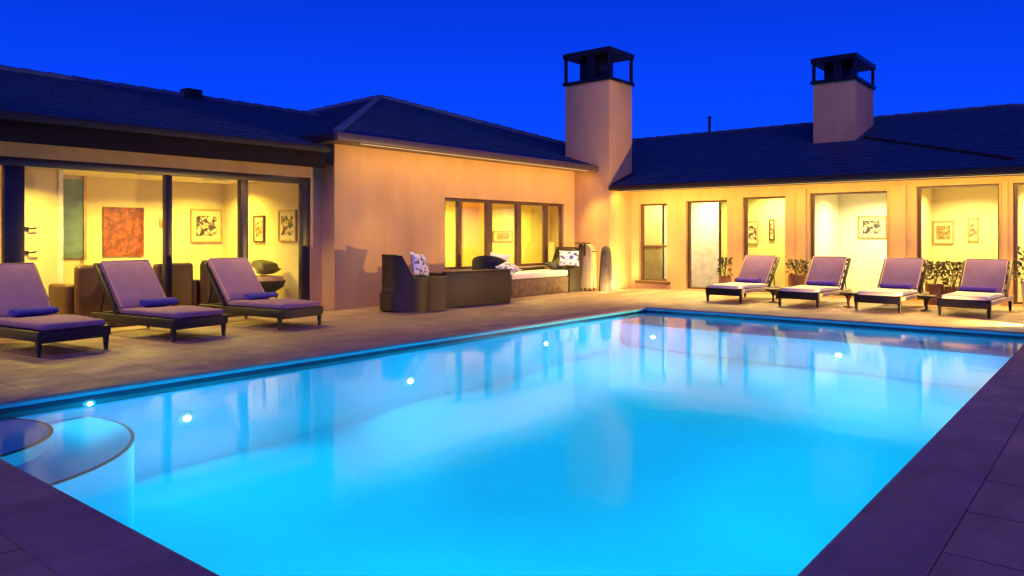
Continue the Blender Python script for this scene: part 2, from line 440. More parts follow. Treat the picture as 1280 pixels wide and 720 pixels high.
# chimneys
def chimney(x0, x1, y0, y1, z0, z1, zc, lab):
    c = H(MB().box(x0, x1, y0, y1, z0, z1, bev=.012).done('chimney', M['stucco'], smooth=True)); c['label'] = lab
    def P(o): o.parent = c; return o
    mb = MB(); e = .06
    mb.box(x0-e, x1+e, y0-e, y1+e, z1-.03, z1+.05, bev=.01)
    o = P(mb.done('cap_ring', M['metal_black']))
    e2 = .015
    for x in (x0+e2, x1-e2):
        for y in (y0+e2, y1-e2): P(MB().box(x-.035, x+.035, y-.035, y+.035, z1+.052, zc-.15).done('cap_post', M['metal_black']))
    P(MB().box(x0+.01, x0+.05, y0+(y1-y0)*.42-.09, y0+(y1-y0)*.42+.10, z1+.052, zc-.15).done('cap_plate', M['metal_black']))
    mb = MB(); e = .05
    mb.box(x0-e, x1+e, y0-e, y1+e, zc-.15, zc-.02, bev=.008)
    mb.box(x0-e+.05, x1+e-.05, y0-e+.05, y1+e-.05, zc-.03, zc+.0, bev=.008)
    P(mb.done('cap_roof', M['metal_black']))
    mb = MB(); mx, my = (x0+x1)/2, (y0+y1)/2
    mb.box(mx-.30, mx+.30, my-.28, my+.42, z1+.06, zc-.16, bev=.01)
    P(mb.done('flue', M['metal_black'], smooth=True))
    return c
chimney(16.942, 18.092, 10.54, 11.952, 0, 5.52, 6.37, 'tall stucco chimney rising from the corner, lit orange')
chimney(20.3, 22.05, 5.38, 6.42, 3.2, 5.39, 6.04, 'shorter grey looking chimney standing on the right wing roof')

# windows
def pane_box(x0, x1, y0, y1, z0, z1): return MB().box(x0, x1, y0, y1, z0, z1).done('pane', M['glass'])
def framed_x(name, y, xs, z0, z1, mat, fw=.05, outer=.06, d=.09, label=None):
    """opening along x at plane y; xs = positions of mullion centres incl. both ends as (x, halfwidth)"""
    mb = MB(); a, b = xs[0][0], xs[-1][0]
    mb.box(a, b, y, y+d, z1-outer, z1, bev=.004); mb.box(a, b, y, y+d, z0, z0+outer*.8, bev=.004)
    for i, (x, w) in enumerate(xs):
        lo, hi = (x, x+w*2) if i == 0 else ((x-w*2, x) if i == len(xs)-1 else (x-w, x+w))
        mb.box(lo, hi, y+.003, y+d-.003, z0+outer*.8-.002, z1-outer+.002, bev=.003)
    root = H(mb.done(name, mat, smooth=True))
    if label: root['label'] = label
    for i in range(len(xs)-1):
        l = xs[i][0]+(xs[i][1]*2 if i == 0 else xs[i][1]); r = xs[i+1][0]-(xs[i+1][1]*2 if i == len(xs)-2 else xs[i+1][1])
        p = pane_box(l-.004, r+.004, y+.035, y+.045, z0+outer*.7, z1-outer*.9); p.parent = root
    return root
framed_x('sliding_door', 12.04, [(-2.9, .05), (-.2, .05), (1.75, .05), (3.795, .125), (5.985, .05), (7.335, .07), (8.70, .085)], .01, 2.50, M['frame'], outer=.12, d=.13)
framed_x('window', 11.70, [(11.93, .04), (12.48, .06), (13.5, .10), (14.62, .09), (15.75, .07), (16.44, .02)], .652, 2.248, M['frame_brown'], outer=.075)
for i, (y0, y1, z0, z1, nm) in enumerate(DOORS):
    mb = MB(); x = XW+.10; fw = .05; y0 += .003; y1 -= .003
    mb.box(x, x+.08, y0, y0+fw*.6, z0, z1); mb.box(x, x+.08, y1-fw*1.3, y1, z0, z1)
    mb.box(x+.002, x+.078, y0+fw*.6, y1-fw*1.3, z1-.045, z1-.001); mb.box(x+.002, x+.078, y0+fw*.6, y1-fw*1.3, z0+.001, z0+.05)
    if nm == 'window': mb.box(x+.01, x+.07, y0+fw*.6, y1-fw*1.3, 1.10, 1.15)
    root = H(mb.done(nm, M['frame_brown']))
    p = pane_box(x+.03, x+.04, y0+.02, y1-.02, z0+.03, z1-.03); p.parent = root
    if nm == 'window':
        o = MB().box(XW-.06, XW+.09, y0-.10, y1+.10, z0-.07, z0-.002, bev=.006).done('sill', M['frame_brown']); o.parent = root

# ---- roofs made of tile courses
def courses(mb, a, b, c, d, exposure=.32, lift=.022):
    """quad roof plane: eave a->b, top d->c (d above a, c above b). Builds stepped courses."""
    a, b, c, d = map(Vector, (a, b, c, d))
    n = (b-a).cross(d-a if (d-a).length > .1 else c-a).normalized()
    if n.z < 0: n = -n
    L = max((d-a).length, (c-b).length); N = max(2, int(round(L/exposure)))
    for k in range(N):
        t0, t1 = k/N, min(1, (k+1.15)/N)
        l0, r0 = a.lerp(d, t0), b.lerp(c, t0); l1, r1 = a.lerp(d, t1), b.lerp(c, t1)
        v = [mb.bm.verts.new(p) for p in (l0+n*lift, r0+n*lift, r1+n*.002, l1+n*.002)]
        try: mb.bm.faces.new(v)
        except ValueError: pass
        w = [mb.bm.verts.new(p) for p in (l0-n*.01, r0-n*.01, r0+n*lift, l0+n*lift)]
        mb.bm.faces.new(w)
def ridge_cap(mb, a, b, r=.075):
    a, b = Vector(a), Vector(b); L = (b-a).length; N = max(1, int(L/.42))
    for k in range(N):
        p, q = a.lerp(b, k/N), a.lerp(b, (k+1.06)/N)
        mb.tube([p+Vector((0, 0, .035)), q+Vector((0, 0, .02))], r, 7, r*.9)

# left wing roof
YE, ZE, SL = 11.3, 3.02, .312
mb = MB(); yr = 15.5; zr = ZE+SL*(yr-YE)
courses(mb, (-4, YE, ZE), (8.50, YE, ZE), (12.4, yr, zr), (-4, yr, zr))
mb.poly([(-4, yr, zr-.02), (12.4, yr, zr-.02), (12.4, 20, 3.0), (-4, 20, 3.0)])
H(mb.done('roof', M['roof'], recalc=False))
mb = MB(); ridge_cap(mb, (-4, yr, zr), (11.4, yr, zr)); H(mb.done('ridge_tiles', M['ridge'], smooth=True))
hbox('fascia', M['fascia'], -4, 8.50, YE, YE+.04, 2.63, ZE-.005)
hbox('soffit', M['fascia'], -4, 8.50, YE+.04, 12.2, 2.742, 2.76)
hbox('soffit', M['fascia'], 8.502, 8.955, 11.66, 12.2, 2.742, 2.76)
H(MB().box(-4, 8.52, YE-.11, YE-.002, 2.90, ZE-.01, bev=.015).done('gutter', M['gutter_dark'], smooth=True))
mb = MB(); mb.box(8.0, 8.36, 15.35, 15.65, 4.2, 4.52, bev=.02); H(mb.done('roof_vent', M['metal_black'], smooth=True))
# block roof: hipped pyramid
A_, B_, C_, D_, T_ = (8.5, 10.95, 3.24), (22.8, 10.95, 3.24), (22.8, 25.25, 3.24), (8.5, 25.25, 3.24), (15.65, 18.05, 5.70)
mb = MB()
AB_end = (16.94, 10.95, 3.24)
# front slope left of the chimney keeps its eave; right of it the wing roof takes over
tA = (AB_end[0]-A_[0])/(B_[0]-A_[0])
courses(mb, A_, AB_end, T_, T_)
courses(mb, (16.94, 11.96, 3.24+.346*1.0), (22.8, 11.96, 3.24+.346*1.0), T_, T_)
courses(mb, D_, A_, T_, T_)
mb.poly([D_, C_, T_]); mb.poly([C_, B_, T_])
H(mb.done('roof', M['roof'], recalc=False))
mb = MB()
for p in (A_, D_): ridge_cap(mb, p, T_, .08)
ridge_cap(mb, (22.8, 11.2, 3.35), T_, .08)
H(mb.done('hip_tiles', M['ridge'], smooth=True))
hbox('soffit', M['soffit'], 8.5, 16.938, 10.97, 11.638, 3.142, 3.165)
hbox('soffit', M['soffit'], 8.5, 8.958, 11.641, 25, 3.142, 3.165)
H(MB().box(8.41, 16.935, 10.85, 10.965, 3.10, 3.245, bev=.02).done('gutter', M['gutter'], smooth=True))
H(MB().box(8.385, 8.498, 10.97, 25.2, 3.10, 3.245, bev=.02).done('gutter', M['gutter_dark'], smooth=True))
# right wing roof
XE, ZW, SW = 17.0, 2.71, .332
xr = 22.9; zrw = ZW+SW*(xr-XE)
mb = MB()
courses(mb, (XE, 10.535, ZW), (XE, 2.45, ZW), (xr, 2.45, zrw), (xr, 10.535, zrw))
courses(mb, (XE, 2.45, ZW), (XE, -7, ZW), (xr, -7, zrw-.75), (xr, 2.45, zrw))
courses(mb, (18.10, 16, ZW+SW*1.1), (18.10, 10.535, ZW+SW*1.1), (xr, 10.535, zrw), (xr, 16, zrw))
mb.poly([(xr, 16, zrw-.02), (xr, 2.45, zrw-.02), (29, 2.45, 2.7), (29, 16, 2.7)])
mb.poly([(xr, 2.45, zrw-.02), (xr, -7, zrw-.77), (29, -7, 2.2), (29, 2.45, 2.7)])
H(mb.done('roof', M['roof'], recalc=False))
mb = MB(); ridge_cap(mb, (xr, 15, zrw), (xr, 2.45, zrw)); ridge_cap(mb, (xr, 2.45, zrw), (xr, -7, zrw-.75))
H(mb.done('ridge_tiles', M['ridge'], smooth=True))
mb = MB(); a = Vector((20.45, 5.2, ZW+SW*3.45+.035)); b = Vector((17.45, 1.75, ZW+SW*.45+.03))
mb.tube([a, b], .035, 6); H(mb.done('valley_flashing', M['gutter_dark']))
mb = MB(); a = Vector((17.05, 10.50, ZW+.03)); b = Vector((18.08, 10.50, ZW+SW*1.08+.03))
mb.tube([a, b], .05, 6); H(mb.done('step_flashing', M['gutter_dark']))
hbox('soffit', M['soffit'], 17.02, XW-.002, -7, 10.535, 2.60, 2.62)
hbox('fascia', M['fascia'], XE, XE+.03, -7, 10.535, 2.60, ZW-.01)
H(MB().box(16.89, XE-.002, -7, 10.55, 2.585, ZW-.005, bev=.018).done('gutter', M['gutter_dark'], smooth=True))
mb = MB(); mb.tube([(22.9, 10.49, zrw), (22.9, 10.49, 5.22)], .045, 10); mb.tube([(22.9, 10.49, 5.2), (22.9, 10.49, 5.24)], .06, 10)
H(mb.done('vent_pipe', M['metal_black'], smooth=True))

# ---- interiors (rooms behind the glass)
def room(x0, x1, y0, y1, zt, mats, skip=()):
    e = .06
    for nm, a in dict(W=(x0-e, x0, y0, y1, .0, zt), E=(x1, x1+e, y0, y1, .0, zt), N=(x0-e, x1+e, y1, y1+e, .0, zt), S=(x0-e, x1+e, y0-e, y0, .0, zt)).items():
        if nm in skip: continue
        hbox('interior_wall', mats.get(nm, mats['*']), *a)
    hbox('ceiling', M['room_pale'], x0-e, x1+e, y0-e, y1+e, zt+.001, zt+.06)
    hbox('interior_floor', M['floor_in'], x0-e, x1+e, y0-e, y1+e, .004, .02)
room(-2.9, 8.76, 12.26, 15.2, 2.52, {'*': M['room']}, skip='S')
room(9.25, 19.9, 11.92, 14.7, 2.6, {'*': M['room']}, skip='S')
for y0, y1, x1, m in ((9.76, 11.6, 19.7, 'room'), (8.15, 9.69, 19.7, 'room_pale'), (6.10, 8.08, 19.7, 'room_green'), (3.89, 6.03, 21.2, 'room_pale'), (1.90, 3.82, 21.2, 'room'), (-.1, 1.83, 21.2, 'room'), (-3, -.17, 21.2, 'room')):
    room(18.40, x1, y0, y1, 2.66, {'*': M[m]}, skip='W')
# partition with a bright end, teal doorway, orange and green panels, dado and cabinet
hbox('partition', M['room'], 4.45, 5.05, 14.0, 14.12, .021, 2.51)
hbox('partition', M['white'], 5.052, 5.12, 13.96, 14.16, .021, 2.51)
o = hbox('inner_window', M['teal'], 5.52, 5.90, 15.15, 15.198, 1.0, 2.45)
for a in ((5.47, 5.52, 15.13, 15.197, .95, 2.5), (5.90, 5.95, 15.13, 15.197, .95, 2.5)):
    q = MB().box(*a).done('frame', M['gold']); q.parent = o; 
hbox('partition', M['room_orange'], 15.60, 16.80, 14.50, 14.58, .021, 2.55)
hbox('partition', M['room_green'], 18.2, 19.7, 14.50, 14.58, .021, 2.55)
hbox('partition', M['room_green'], 14.7, 15.45, 14.50, 14.58, .021, 2.55)
hbox('partition', M['white'], 19.62, 19.70, 14.30, 14.49, .021, 1.2)
hbox('dado', M['wall_panel'], 19.60, 19.69, 9.77, 11.59, .03, 1.06)
hbox('dado', M['frame_brown'], 19.58, 19.69, 9.77, 11.59, 1.062, 1.10)
hbox('dado', M['white'], 19.35, 19.69, 8.55, 9.68, .03, 1.25)
hbox('inner_door', M['wall_panel'], 19.66, 19.69, 8.2, 8.75, 1.27, 2.35)
hbox('dado', M['white'], 21.12, 21.19, 3.95, 5.0, .03, .98)

def picture(name, plane, a0, a1, z0, z1, c, mat, fmat, label, d=.03):
    """plane 'y': hangs on wall y=c facing -y; 'x': wall x=c facing -x; fw frame width"""
    fw = .035
    if plane == 'y': t = empty(name, ((a0+a1)/2, c, z0), label, 'picture')
    else: t = empty(name, (c, (a0+a1)/2, z0), label, 'picture', rz=-PI/2)
    w = (a1-a0)/2; h = z1-z0
    mb = MB(); mb.box(-w, w, -d, -.001, 0, fw, bev=.004); mb.box(-w, w, -d, -.001, h-fw, h, bev=.004)
    mb.box(-w, -w+fw, -d+.001, -.002, fw, h-fw); mb.box(w-fw, w, -d+.001, -.002, fw, h-fw)
    mb.done('frame', fmat, t)
    if name == 'painting': MB().box(-w+fw-.002, w-fw+.002, -d*.5, -.003, fw-.002, h-fw+.002).done('artwork', mat, t)
    else:
        MB().box(-w+fw-.002, w-fw+.002, -d*.5, -.003, fw-.002, h-fw+.002).done('mat_board', M['mat_board'], t)
        k = .66; MB().box(-w*k, w*k, -d*.62, -d*.5-.001, h*.20, h*.80).done('artwork', mat, t)
    return t
picture('painting', 'y', 6.26, 7.03, 1.01, 1.96, 15.19, M['art_red'], M['art_red'], 'large rust red painting on the back wall behind the middle left lounger')
picture('picture', 'y', 8.0, 8.70, 1.26, 1.97, 15.19, M['art_a'], M['gold'], 'framed botanical print with black flowers on the wall left of the right door post')
picture('picture', 'x', 13.63, 14.01, 1.27, 1.82, 8.75, M['art_b'], M['frame_brown'], 'small dark framed sketch just right of the last door post')
picture('picture', 'x', 12.54, 13.13, 1.29, 1.92, 8.75, M['art_a'], M['gold'], 'pale print with dark blossoms nearest the stucco corner')
picture('picture', 'y', 17.1, 18.0, 1.23, 1.55, 14.69, M['art_c'], M['gold'], 'small wide picture seen through the middle pane of the four pane window')
picture('picture', 'x', 7.64, 7.95, 1.18, 1.80, 19.69, M['art_a'], M['gold'], 'figure print on the greenish wall above the first right hand lounger')
picture('picture', 'x', 7.20, 7.35, 1.29, 1.84, 19.69, M['art_b'], M['frame_brown'], 'narrow upright picture on the greenish wall above the first right hand lounger')
picture('picture', 'x', 4.85, 5.55, 1.34, 1.92, 21.19, M['art_a'], M['gold'], 'pale wide print above the gap between the second and third right hand loungers')
picture('picture', 'x', 3.34, 3.80, 1.20, 1.77, 21.19, M['art_c'], M['gold'], 'square mosaic like picture above the pots beside the far right lounger')
picture('picture', 'x', 2.82, 3.05, 1.26, 1.84, 21.19, M['art_b'], M['gold'], 'narrow pale picture above the far right lounger')
# wall hooks on the partition, switch plate
for z in (1.52, 1.13):
    t = empty('coat_hook', (4.64, 13.99, z), 'upper dark peg on the partition beside the wide door post' if z > 1.3 else 'lower dark peg on the partition beside the wide door post', 'coat hook', 'pegs on the inner partition')
    MB().tube([(-.06, 0, 0), (-.06, -.06, .0), (.03, -.06, .0), (.06, -.07, .02)], .014, 8).done('peg', M['frame'], t, smooth=True)
    MB().box(-.09, -.03, -.012, 0, -.03, .03).done('plate', M['frame'], t)
o = MB().box(7.35, 7.43, 15.175, 15.198, 1.58, 1.75, bev=.006).done('wall_switch', M['gold'], smooth=True)
tag(o, 'small brass switch plate on the yellow wall right of the first thin door post', 'switch')

# ceiling lamps in the rooms (these are the light sources behind the glass)
def ceiling_lamp(x, y, z, w, size, label, col=(1, .74, .11)):
    t = empty('ceiling_lamp', (x, y, z), label, 'ceiling lamp', 'recessed ceiling lamps in the rooms')
    mb = MB(); mb.lathe([(.22, -.001), (.25, -.001), (.245, -.022), (.22, -.024)], 36); mb.done('trim', M['white'], t, smooth=True)
    mb = MB(); mb.lathe([(0, -.004), (.218, -.004), (.218, -.014), (0, -.018)], 36); mb.done('diffuser', M['lamp'], t)
    li = bpy.data.lights.new('room_lamp', 'AREA'); li.shape = 'DISK'; li.size = .46; li.energy = w*1.45; li.color = col; li.spread = R(150)
    lo = bpy.data.objects.new('room_lamp', li); COL.objects.link(lo); lo.parent = t; lo.location = (0, 0, -.05)
    return t
RL = 78
for k, (x, y) in enumerate(((-.5, 13.7), (4.3, 13.0), (6.6, 13.9), (8.0, 14.2))):
    ceiling_lamp(x, y, 2.519, RL*(1.5, 1.2, 1.2, .7)[k], .16, 'round recessed lamp in the left living room ceiling, '+('out of sight far left', 'behind the wide post', 'in front of the red painting', 'by the botanical print')[k])
for k, (x, y) in enumerate(((11.5, 13.2), (14.9, 13.2), (17.6, 13.4))):
    ceiling_lamp(x, y, 2.599, RL*1.7, .16, 'round recessed lamp behind the four pane window, '+('left', 'middle', 'right')[k]+' one')
NM = ('behind the narrow window', 'behind the glass door next to the narrow window', 'in the greenish room', 'in the pale room behind the second lounger', 'behind the far right lounger', 'at the right edge of the house', 'beyond the right edge')
for k, y in enumerate((10.6, 8.9, 7.1, 4.9, 2.9, .9, -1.6)):
    ceiling_lamp(19.1 if k < 3 else 20.0, y, 2.659, RL*(.45, .55, .8, 1.2, 1.1, 1., .9)[k], .16, 'round recessed lamp '+NM[k], (1, .82, .30) if k not in (1, 3) else (1, .86, .45))

# added soffit downlights, put under the eaves to warm deck and walls
def downlight(x, y, z, w, label, spread=98, tilt=(0, R(15))):
    t = empty('added_downlight', (x, y, z), label, 'downlight', 'added lamps under the eaves')
    mb = MB(); mb.lathe([(.045, -.001), (.065, -.001), (.065, -.010), (.045, -.012)], 18); mb.done('trim', M['frame'], t, smooth=True)
    mb = MB(); mb.lathe([(0, -.002), (.043, -.002), (.043, -.005), (0, -.006)], 18); mb.done('bulb', M['lamp'], t)
    li = bpy.data.lights.new('downlight', 'SPOT'); li.energy = w; li.color = (1, .70, .15); li.spot_size = R(spread); li.spot_blend = .6; li.shadow_soft_size = .12
    lo = bpy.data.objects.new('downlight', li); COL.objects.link(lo); lo.parent = t; lo.location = (0, 0, -.03); lo.rotation_euler = (*tilt, 0)
    return t
DL = 480
for k, y in enumerate((9.2, 7.6, 6.2, 3.9, 1.95, -.4)):
    downlight(17.2, y, 2.60, DL*1.5, 'added small lamp under the right wing eave, '+('by the narrow window', 'between the two tall doors', 'left of the second lounger', 'over the third lounger', 'over the far right lounger', 'beyond the frame')[k])
for k, x in enumerate((9.9, 12.2, 14.4, 16.3)):
    downlight(x, 11.15, 3.142, DL*(.45, .6, .9, 1.0)[k], 'added small lamp under the block eave, '+('above the tub armchair', 'above the dark sofa', 'above the daybed', 'beside the chimney')[k], 88, (-R(18), 0))
for k, x in enumerate((2.4, 4.9, 7.3)):
    downlight(x, 11.75, 2.742, DL*.55, 'added small lamp under the left eave, '+('above the leftmost lounger', 'above the middle lounger', 'above the lounger nearest the stucco corner')[k], 112, (-R(10), 0))
# garden uplight set flush in the deck: washes the stucco wall and chimney from below
def uplight(x, y, w, label, aim, col=(1, .74, .22), spot=170):
    t = empty('deck_uplight', (x, y, 0), label, 'uplight', 'lamps set flush in the deck')
    mb = MB(); mb.lathe([(.05, .001), (.075, .001), (.072, .010), (.05, .012)], 20); mb.done('trim', M['steel'], t, smooth=True)
    mb = MB(); mb.lathe([(0, .002), (.048, .002), (.048, .006), (0, .007)], 20); mb.done('lens', M['lamp'], t)
    li = bpy.data.lights.new('uplight', 'SPOT'); li.energy = w; li.color = col; li.spot_size = R(spot); li.spot_blend = .35; li.shadow_soft_size = .04
    lo = bpy.data.objects.new('uplight', li); COL.objects.link(lo); lo.parent = t; lo.location = (0, 0, .05)
    lo.rotation_euler = (Vector(aim)-Vector((x, y, .05))).to_track_quat('-Z', 'Y').to_euler()
uplight(16.02, 9.95, 110, 'added small round lamp set flush in the deck in front of the barbecue', (16.6, 11.2, 2.0))  # added to light the barbecue front
uplight(16.85, 9.95, 190, 'small round lamp set flush in the deck, right of the covered heater', (16.7, 11.4, 2.6))

def strip(loc, length, axis, w, col, rot, label):  # added strip, put in to wash the wall below the eave evenly
    t = empty('added_strip', loc, label, 'light strip', 'added light strips under the eaves', 0 if axis == 'x' else PI/2)
    MB().box(-length/2, length/2, -.02, .02, -.03, -.001, bev=.004).done('channel', M['frame'], t, smooth=True)
    o = MB().box(-length/2+.01, length/2-.01, -.012, .012, -.036, -.031).done('diffuser', M['lamp_dim'], t)
    li = bpy.data.lights.new('strip', 'AREA'); li.shape = 'RECTANGLE'; li.size = length-.04; li.size_y = .03; li.energy = w; li.color = col
    lo = bpy.data.objects.new('strip_lamp', li); COL.objects.link(lo); lo.parent = t; lo.location = (0, 0, -.045); lo.rotation_euler = (rot, 0, 0)
strip((17.12, 3.8, 2.60), 13.2, 'y', 300, (1, .64, .12), -R(28), 'added long thin light strip under the right wing eave')
strip((12.9, 11.05, 3.142), 7.6, 'x', 50, (1, .56, .16), R(25), 'added long thin light strip under the block eave')
# unseen spotlight added on the deck beyond the right edge, washing the block wall and the chimney side
FP = Vector((14.35, .85, .0)); t = empty('added_spotlight', FP, 'added black spotlight on the deck beyond the right edge of the frame', 'spotlight')
fd = (Vector((12.9, 11.6, 2.1))-(FP+Vector((0, 0, .16)))).normalized(); fq = fd.to_track_quat('-Z', 'Y')
o = MB().lathe([(0, .10), (.03, .10), (.05, .06), (.055, 0), (.05, -.05), (.046, -.05), (.046, -.02), (0, -.02)], 20).done('housing', M['metal_black'], t, smooth=True); o.rotation_euler = fq.to_euler(); o.location = (0, 0, .16)
o = MB().lathe([(0, -.025), (.044, -.025), (.044, -.029), (0, -.030)], 20).done('lens', M['lamp'], t); o.rotation_euler = fq.to_euler(); o.location = (0, 0, .16)
MB().lathe([(0, 0), (.07, 0), (.07, .012), (.012, .02), (.012, .15), (0, .15)], 16).done('stand', M['metal_black'], t, smooth=True)
li = bpy.data.lights.new('spotlight', 'SPOT'); li.energy = 2900; li.color = (1, .56, .12); li.spot_size = R(84); li.spot_blend = .6; li.shadow_soft_size = .06
lo = bpy.data.objects.new('spotlight_lamp', li); COL.objects.link(lo); lo.location = Vector((0, 0, .16))+fd*.10; lo.parent = t; lo.rotation_euler = fq.to_euler()

# ---------------------------------------------------------------- sun loungers
def pad(L, W, T, bev=.028):
    return MB().box(0, L, -W/2, W/2, 0, T, bev=bev, seg=3)
def lounger(kind):
    """foot end at local x=0, head along +x"""
    L, LB, W, zs, ang = (1.30, .84, .74, .30, 52) if kind == 'L' else (1.36, .78, .70, .285, 50)
    t = bpy.data.objects.new('sun_lounger', None); COL.objects.link(t)
    hw = W/2+.035
    mb = MB()
    for s in (-1, 1): mb.box(0 if kind == 'L' else .07, 1.93, s*hw-.025, s*hw+.025, zs-(.12 if kind == 'L' else .07), zs, bev=.008)
    if kind == 'L': mb.box(0, .05, -hw+.025, hw-.025, zs-.14, zs-.002, bev=.008)
    else: MB().box(0, .068, -hw-.025, hw+.025, zs-.13, zs+.03, bev=.02, seg=3).done('foot_panel', M['metal_black'], t, smooth=True)
    mb.box(1.86, 1.91, -hw+.025, hw-.025, zs-.09, zs-.01, bev=.006)
    for k in range(6): mb.box(.18+k*.2, .23+k*.2, -hw+.026, hw-.026, zs-.03, zs-.012)
    mb.done('frame', M['wicker'] if kind == 'L' else M['rail'], t, smooth=True)
    for x in (.05, 1.80):
        for s in (-1, 1):
            m_ = MB(); y = s*(hw-.012)
            b = bmesh.new(); bmesh.ops.create_cube(b, size=1)
            for v in b.verts:
                k = .62 if v.co.z < 0 else 1.
                v.co = Vector((x+v.co.x*.065*k, y+v.co.y*.060*k, (zs-.10)/2+v.co.z*(zs-.098)))
            bmesh.ops.bevel(b, geom=b.edges[:], offset=.006, segments=1, affect='EDGES')
            m_.merge(b); m_.done('leg', M['wicker'] if kind == 'L' else M['metal_black'], t)
    # seat pad, slightly crowned, sags over the foot end
    mb = pad(L, W, .075)
    bmesh.ops.subdivide_edges(mb.bm, edges=[e for e in mb.bm.edges if abs(e.verts[0].co.x-e.verts[1].co.x) > .5], cuts=8)
    for v in mb.bm.verts:
        u = v.co.x/L
        v.co.z += zs+.002+.012*math.sin(PI*min(1, max(0, u)))*(1 if v.co.z > .04 else 0)+.006*math.sin(7*u+v.co.y*5)*(1 if v.co.z > .04 else 0)
    sm = M['cushion'] if kind == 'L' else M['pale_canvas']
    seat = mb.done('seat_pad', sm, t, smooth=True)
    zt = zs+.068
    MB().tube([(.02, -W/2+.02, zt), (L-.02, -W/2+.02, zt), (L-.02, W/2-.02, zt), (.02, W/2-.02, zt), (.01, 0, zt+.002), (.02, -W/2+.02, zt)], .008, 6).done('piping', M['piping'], seat, smooth=True)
    Mx = Matrix.Translation((L+.005, 0, zs+.03)) @ Matrix.Rotation(-R(ang), 4, 'Y')
    mb = pad(LB, W, .085)
    bmesh.ops.subdivide_edges(mb.bm, edges=[e for e in mb.bm.edges if abs(e.verts[0].co.x-e.verts[1].co.x) > .4], cuts=6)
    for v in mb.bm.verts:
        u = v.co.x/LB
        if v.co.z > .04: v.co.z += .010*math.sin(PI*u)+.004*math.sin(6*u+v.co.y*6)
    bmesh.ops.transform(mb.bm, matrix=Mx, verts=mb.bm.verts)
    bp = mb.done('back_pad', M['cushion'] if kind == 'L' else M['cushion_v'], t, smooth=True)
    mb = MB(); z = .083
    mb.tube([Mx @ Vector(p) for p in ((.02, -W/2+.01, z), (LB-.01, -W/2+.01, z), (LB-.01, W/2-.01, z), (.02, W/2-.01, z))], .010, 6)
    mb.done('piping', M['piping'], bp, smooth=True)
    mb = MB()
    for s in (-1, 1): mb.box(-.02, LB+.02, s*hw-.022, s*hw+.022, -.045, .012, bev=.006, mat=Mx)
    mb.box(LB-.03, LB+.02, -hw+.022, hw-.022, -.044, .010, bev=.006, mat=Mx)
    for k in range(4): mb.box(.1+k*.18, .14+k*.18, -hw+.02, hw-.02, -.03, -.004, mat=Mx)
    bf = mb.done('back_frame', M['wicker'] if kind == 'L' else M['wicker_b'], t, smooth=True)
    tip = Mx @ Vector((LB*.62, 0, -.03))
    for s in (-1, 1): MB().tube([(tip.x, s*(hw-.05), tip.z), (1.80, s*(hw-.05), zs-.05)], .012, 8).done('back_strut', M['metal_black'], t, smooth=True)
    return t
def rolled_towel(mat, w=.52):
    mb = MB(); n = 26; pts = []
    # spiral section, extruded across the lounger (local y)
    sec = []
    for k in range(n):
        a = 2*PI*k/n; sec.append((.115*math.cos(a), .052*math.sin(a)*(1+.05*math.cos(3*a))+.052))
    R_ = []
    for yy, sc in ((-w/2, .80), (-w/2+.015, .96), (-w/4, 1.), (0, 1.02), (w/4, 1.0), (w/2-.015, .96), (w/2, .80)):
        R_.append([mb.bm.verts.new((x*sc, yy, .052+(z-.052)*sc)) for x, z in sec])
    for a, b in zip(R_, R_[1:]):
        for k in range(n): mb.bm.faces.new((a[k], a[(k+1) % n], b[(k+1) % n], b[k]))
    mb.bm.faces.new(R_[0]); mb.bm.faces.new(R_[-1][::-1])
    mb.tube([(-.117, -w/2+.01, .055), (-.117, w/2-.01, .055)], .006, 6)
    o = mb.done('rolled_towel', mat, smooth=True)
    return o
LP = lounger('L')
lab = ['purple cushioned lounger with dark frame cut off by the left edge of the frame', 'middle of the three purple loungers before the left glass doors',
       'purple lounger nearest the stucco corner, in front of the last door post']
tl = ['blue rolled towel on the leftmost purple lounger', 'blue rolled towel on the middle left lounger below the red painting', 'blue rolled towel on the lounger nearest the stucco corner']
Lpos = [(3.70, 9.72, 97), (5.31, 9.78, 98), (6.93, 9.78, 97)]
towel0 = rolled_towel(M['towel'])
for i, (x, y, a) in enumerate(Lpos):
    o = LP if i == 0 else copy_tree(LP)
    o.location = (x, y, 0); o.rotation_euler = (0, 0, R(a)); tag(o, lab[i], 'sun lounger', 'loungers before the left glass doors')
    w = towel0 if i == 0 else towel0.copy()
    if i: COL.objects.link(w)
    d = Vector((math.cos(R(a)), math.sin(R(a)), 0)); q = Vector((-d.y, d.x, 0))
    w.location = Vector((x, y, .388))+d*1.10-q*(.06, .10, .13)[i]; w.rotation_euler = (0, 0, R(a+(2, -3, 1)[i]))
    w.scale = (1, (1, .93, 1.05)[i], (1, 1.12, .92)[i])
    tag(w, tl[i], 'towel', 'blue rolled towels on the left loungers')
RP = lounger('R')
lab = ['first lounger from the left on the far side, in front of the greenish room', 'second far side lounger, in front of the pale bright glass door',
       'third far side lounger, left of the dark potted plants', 'far side lounger nearest the right edge, right of the potted plants']
Rpos = [(15.06, 6.60, -3.5), (15.06, 5.06, -2.5), (15.06, 3.62, -3), (15.06, 2.235, -4)]
towel1 = rolled_towel(M['towel_v'], .56)
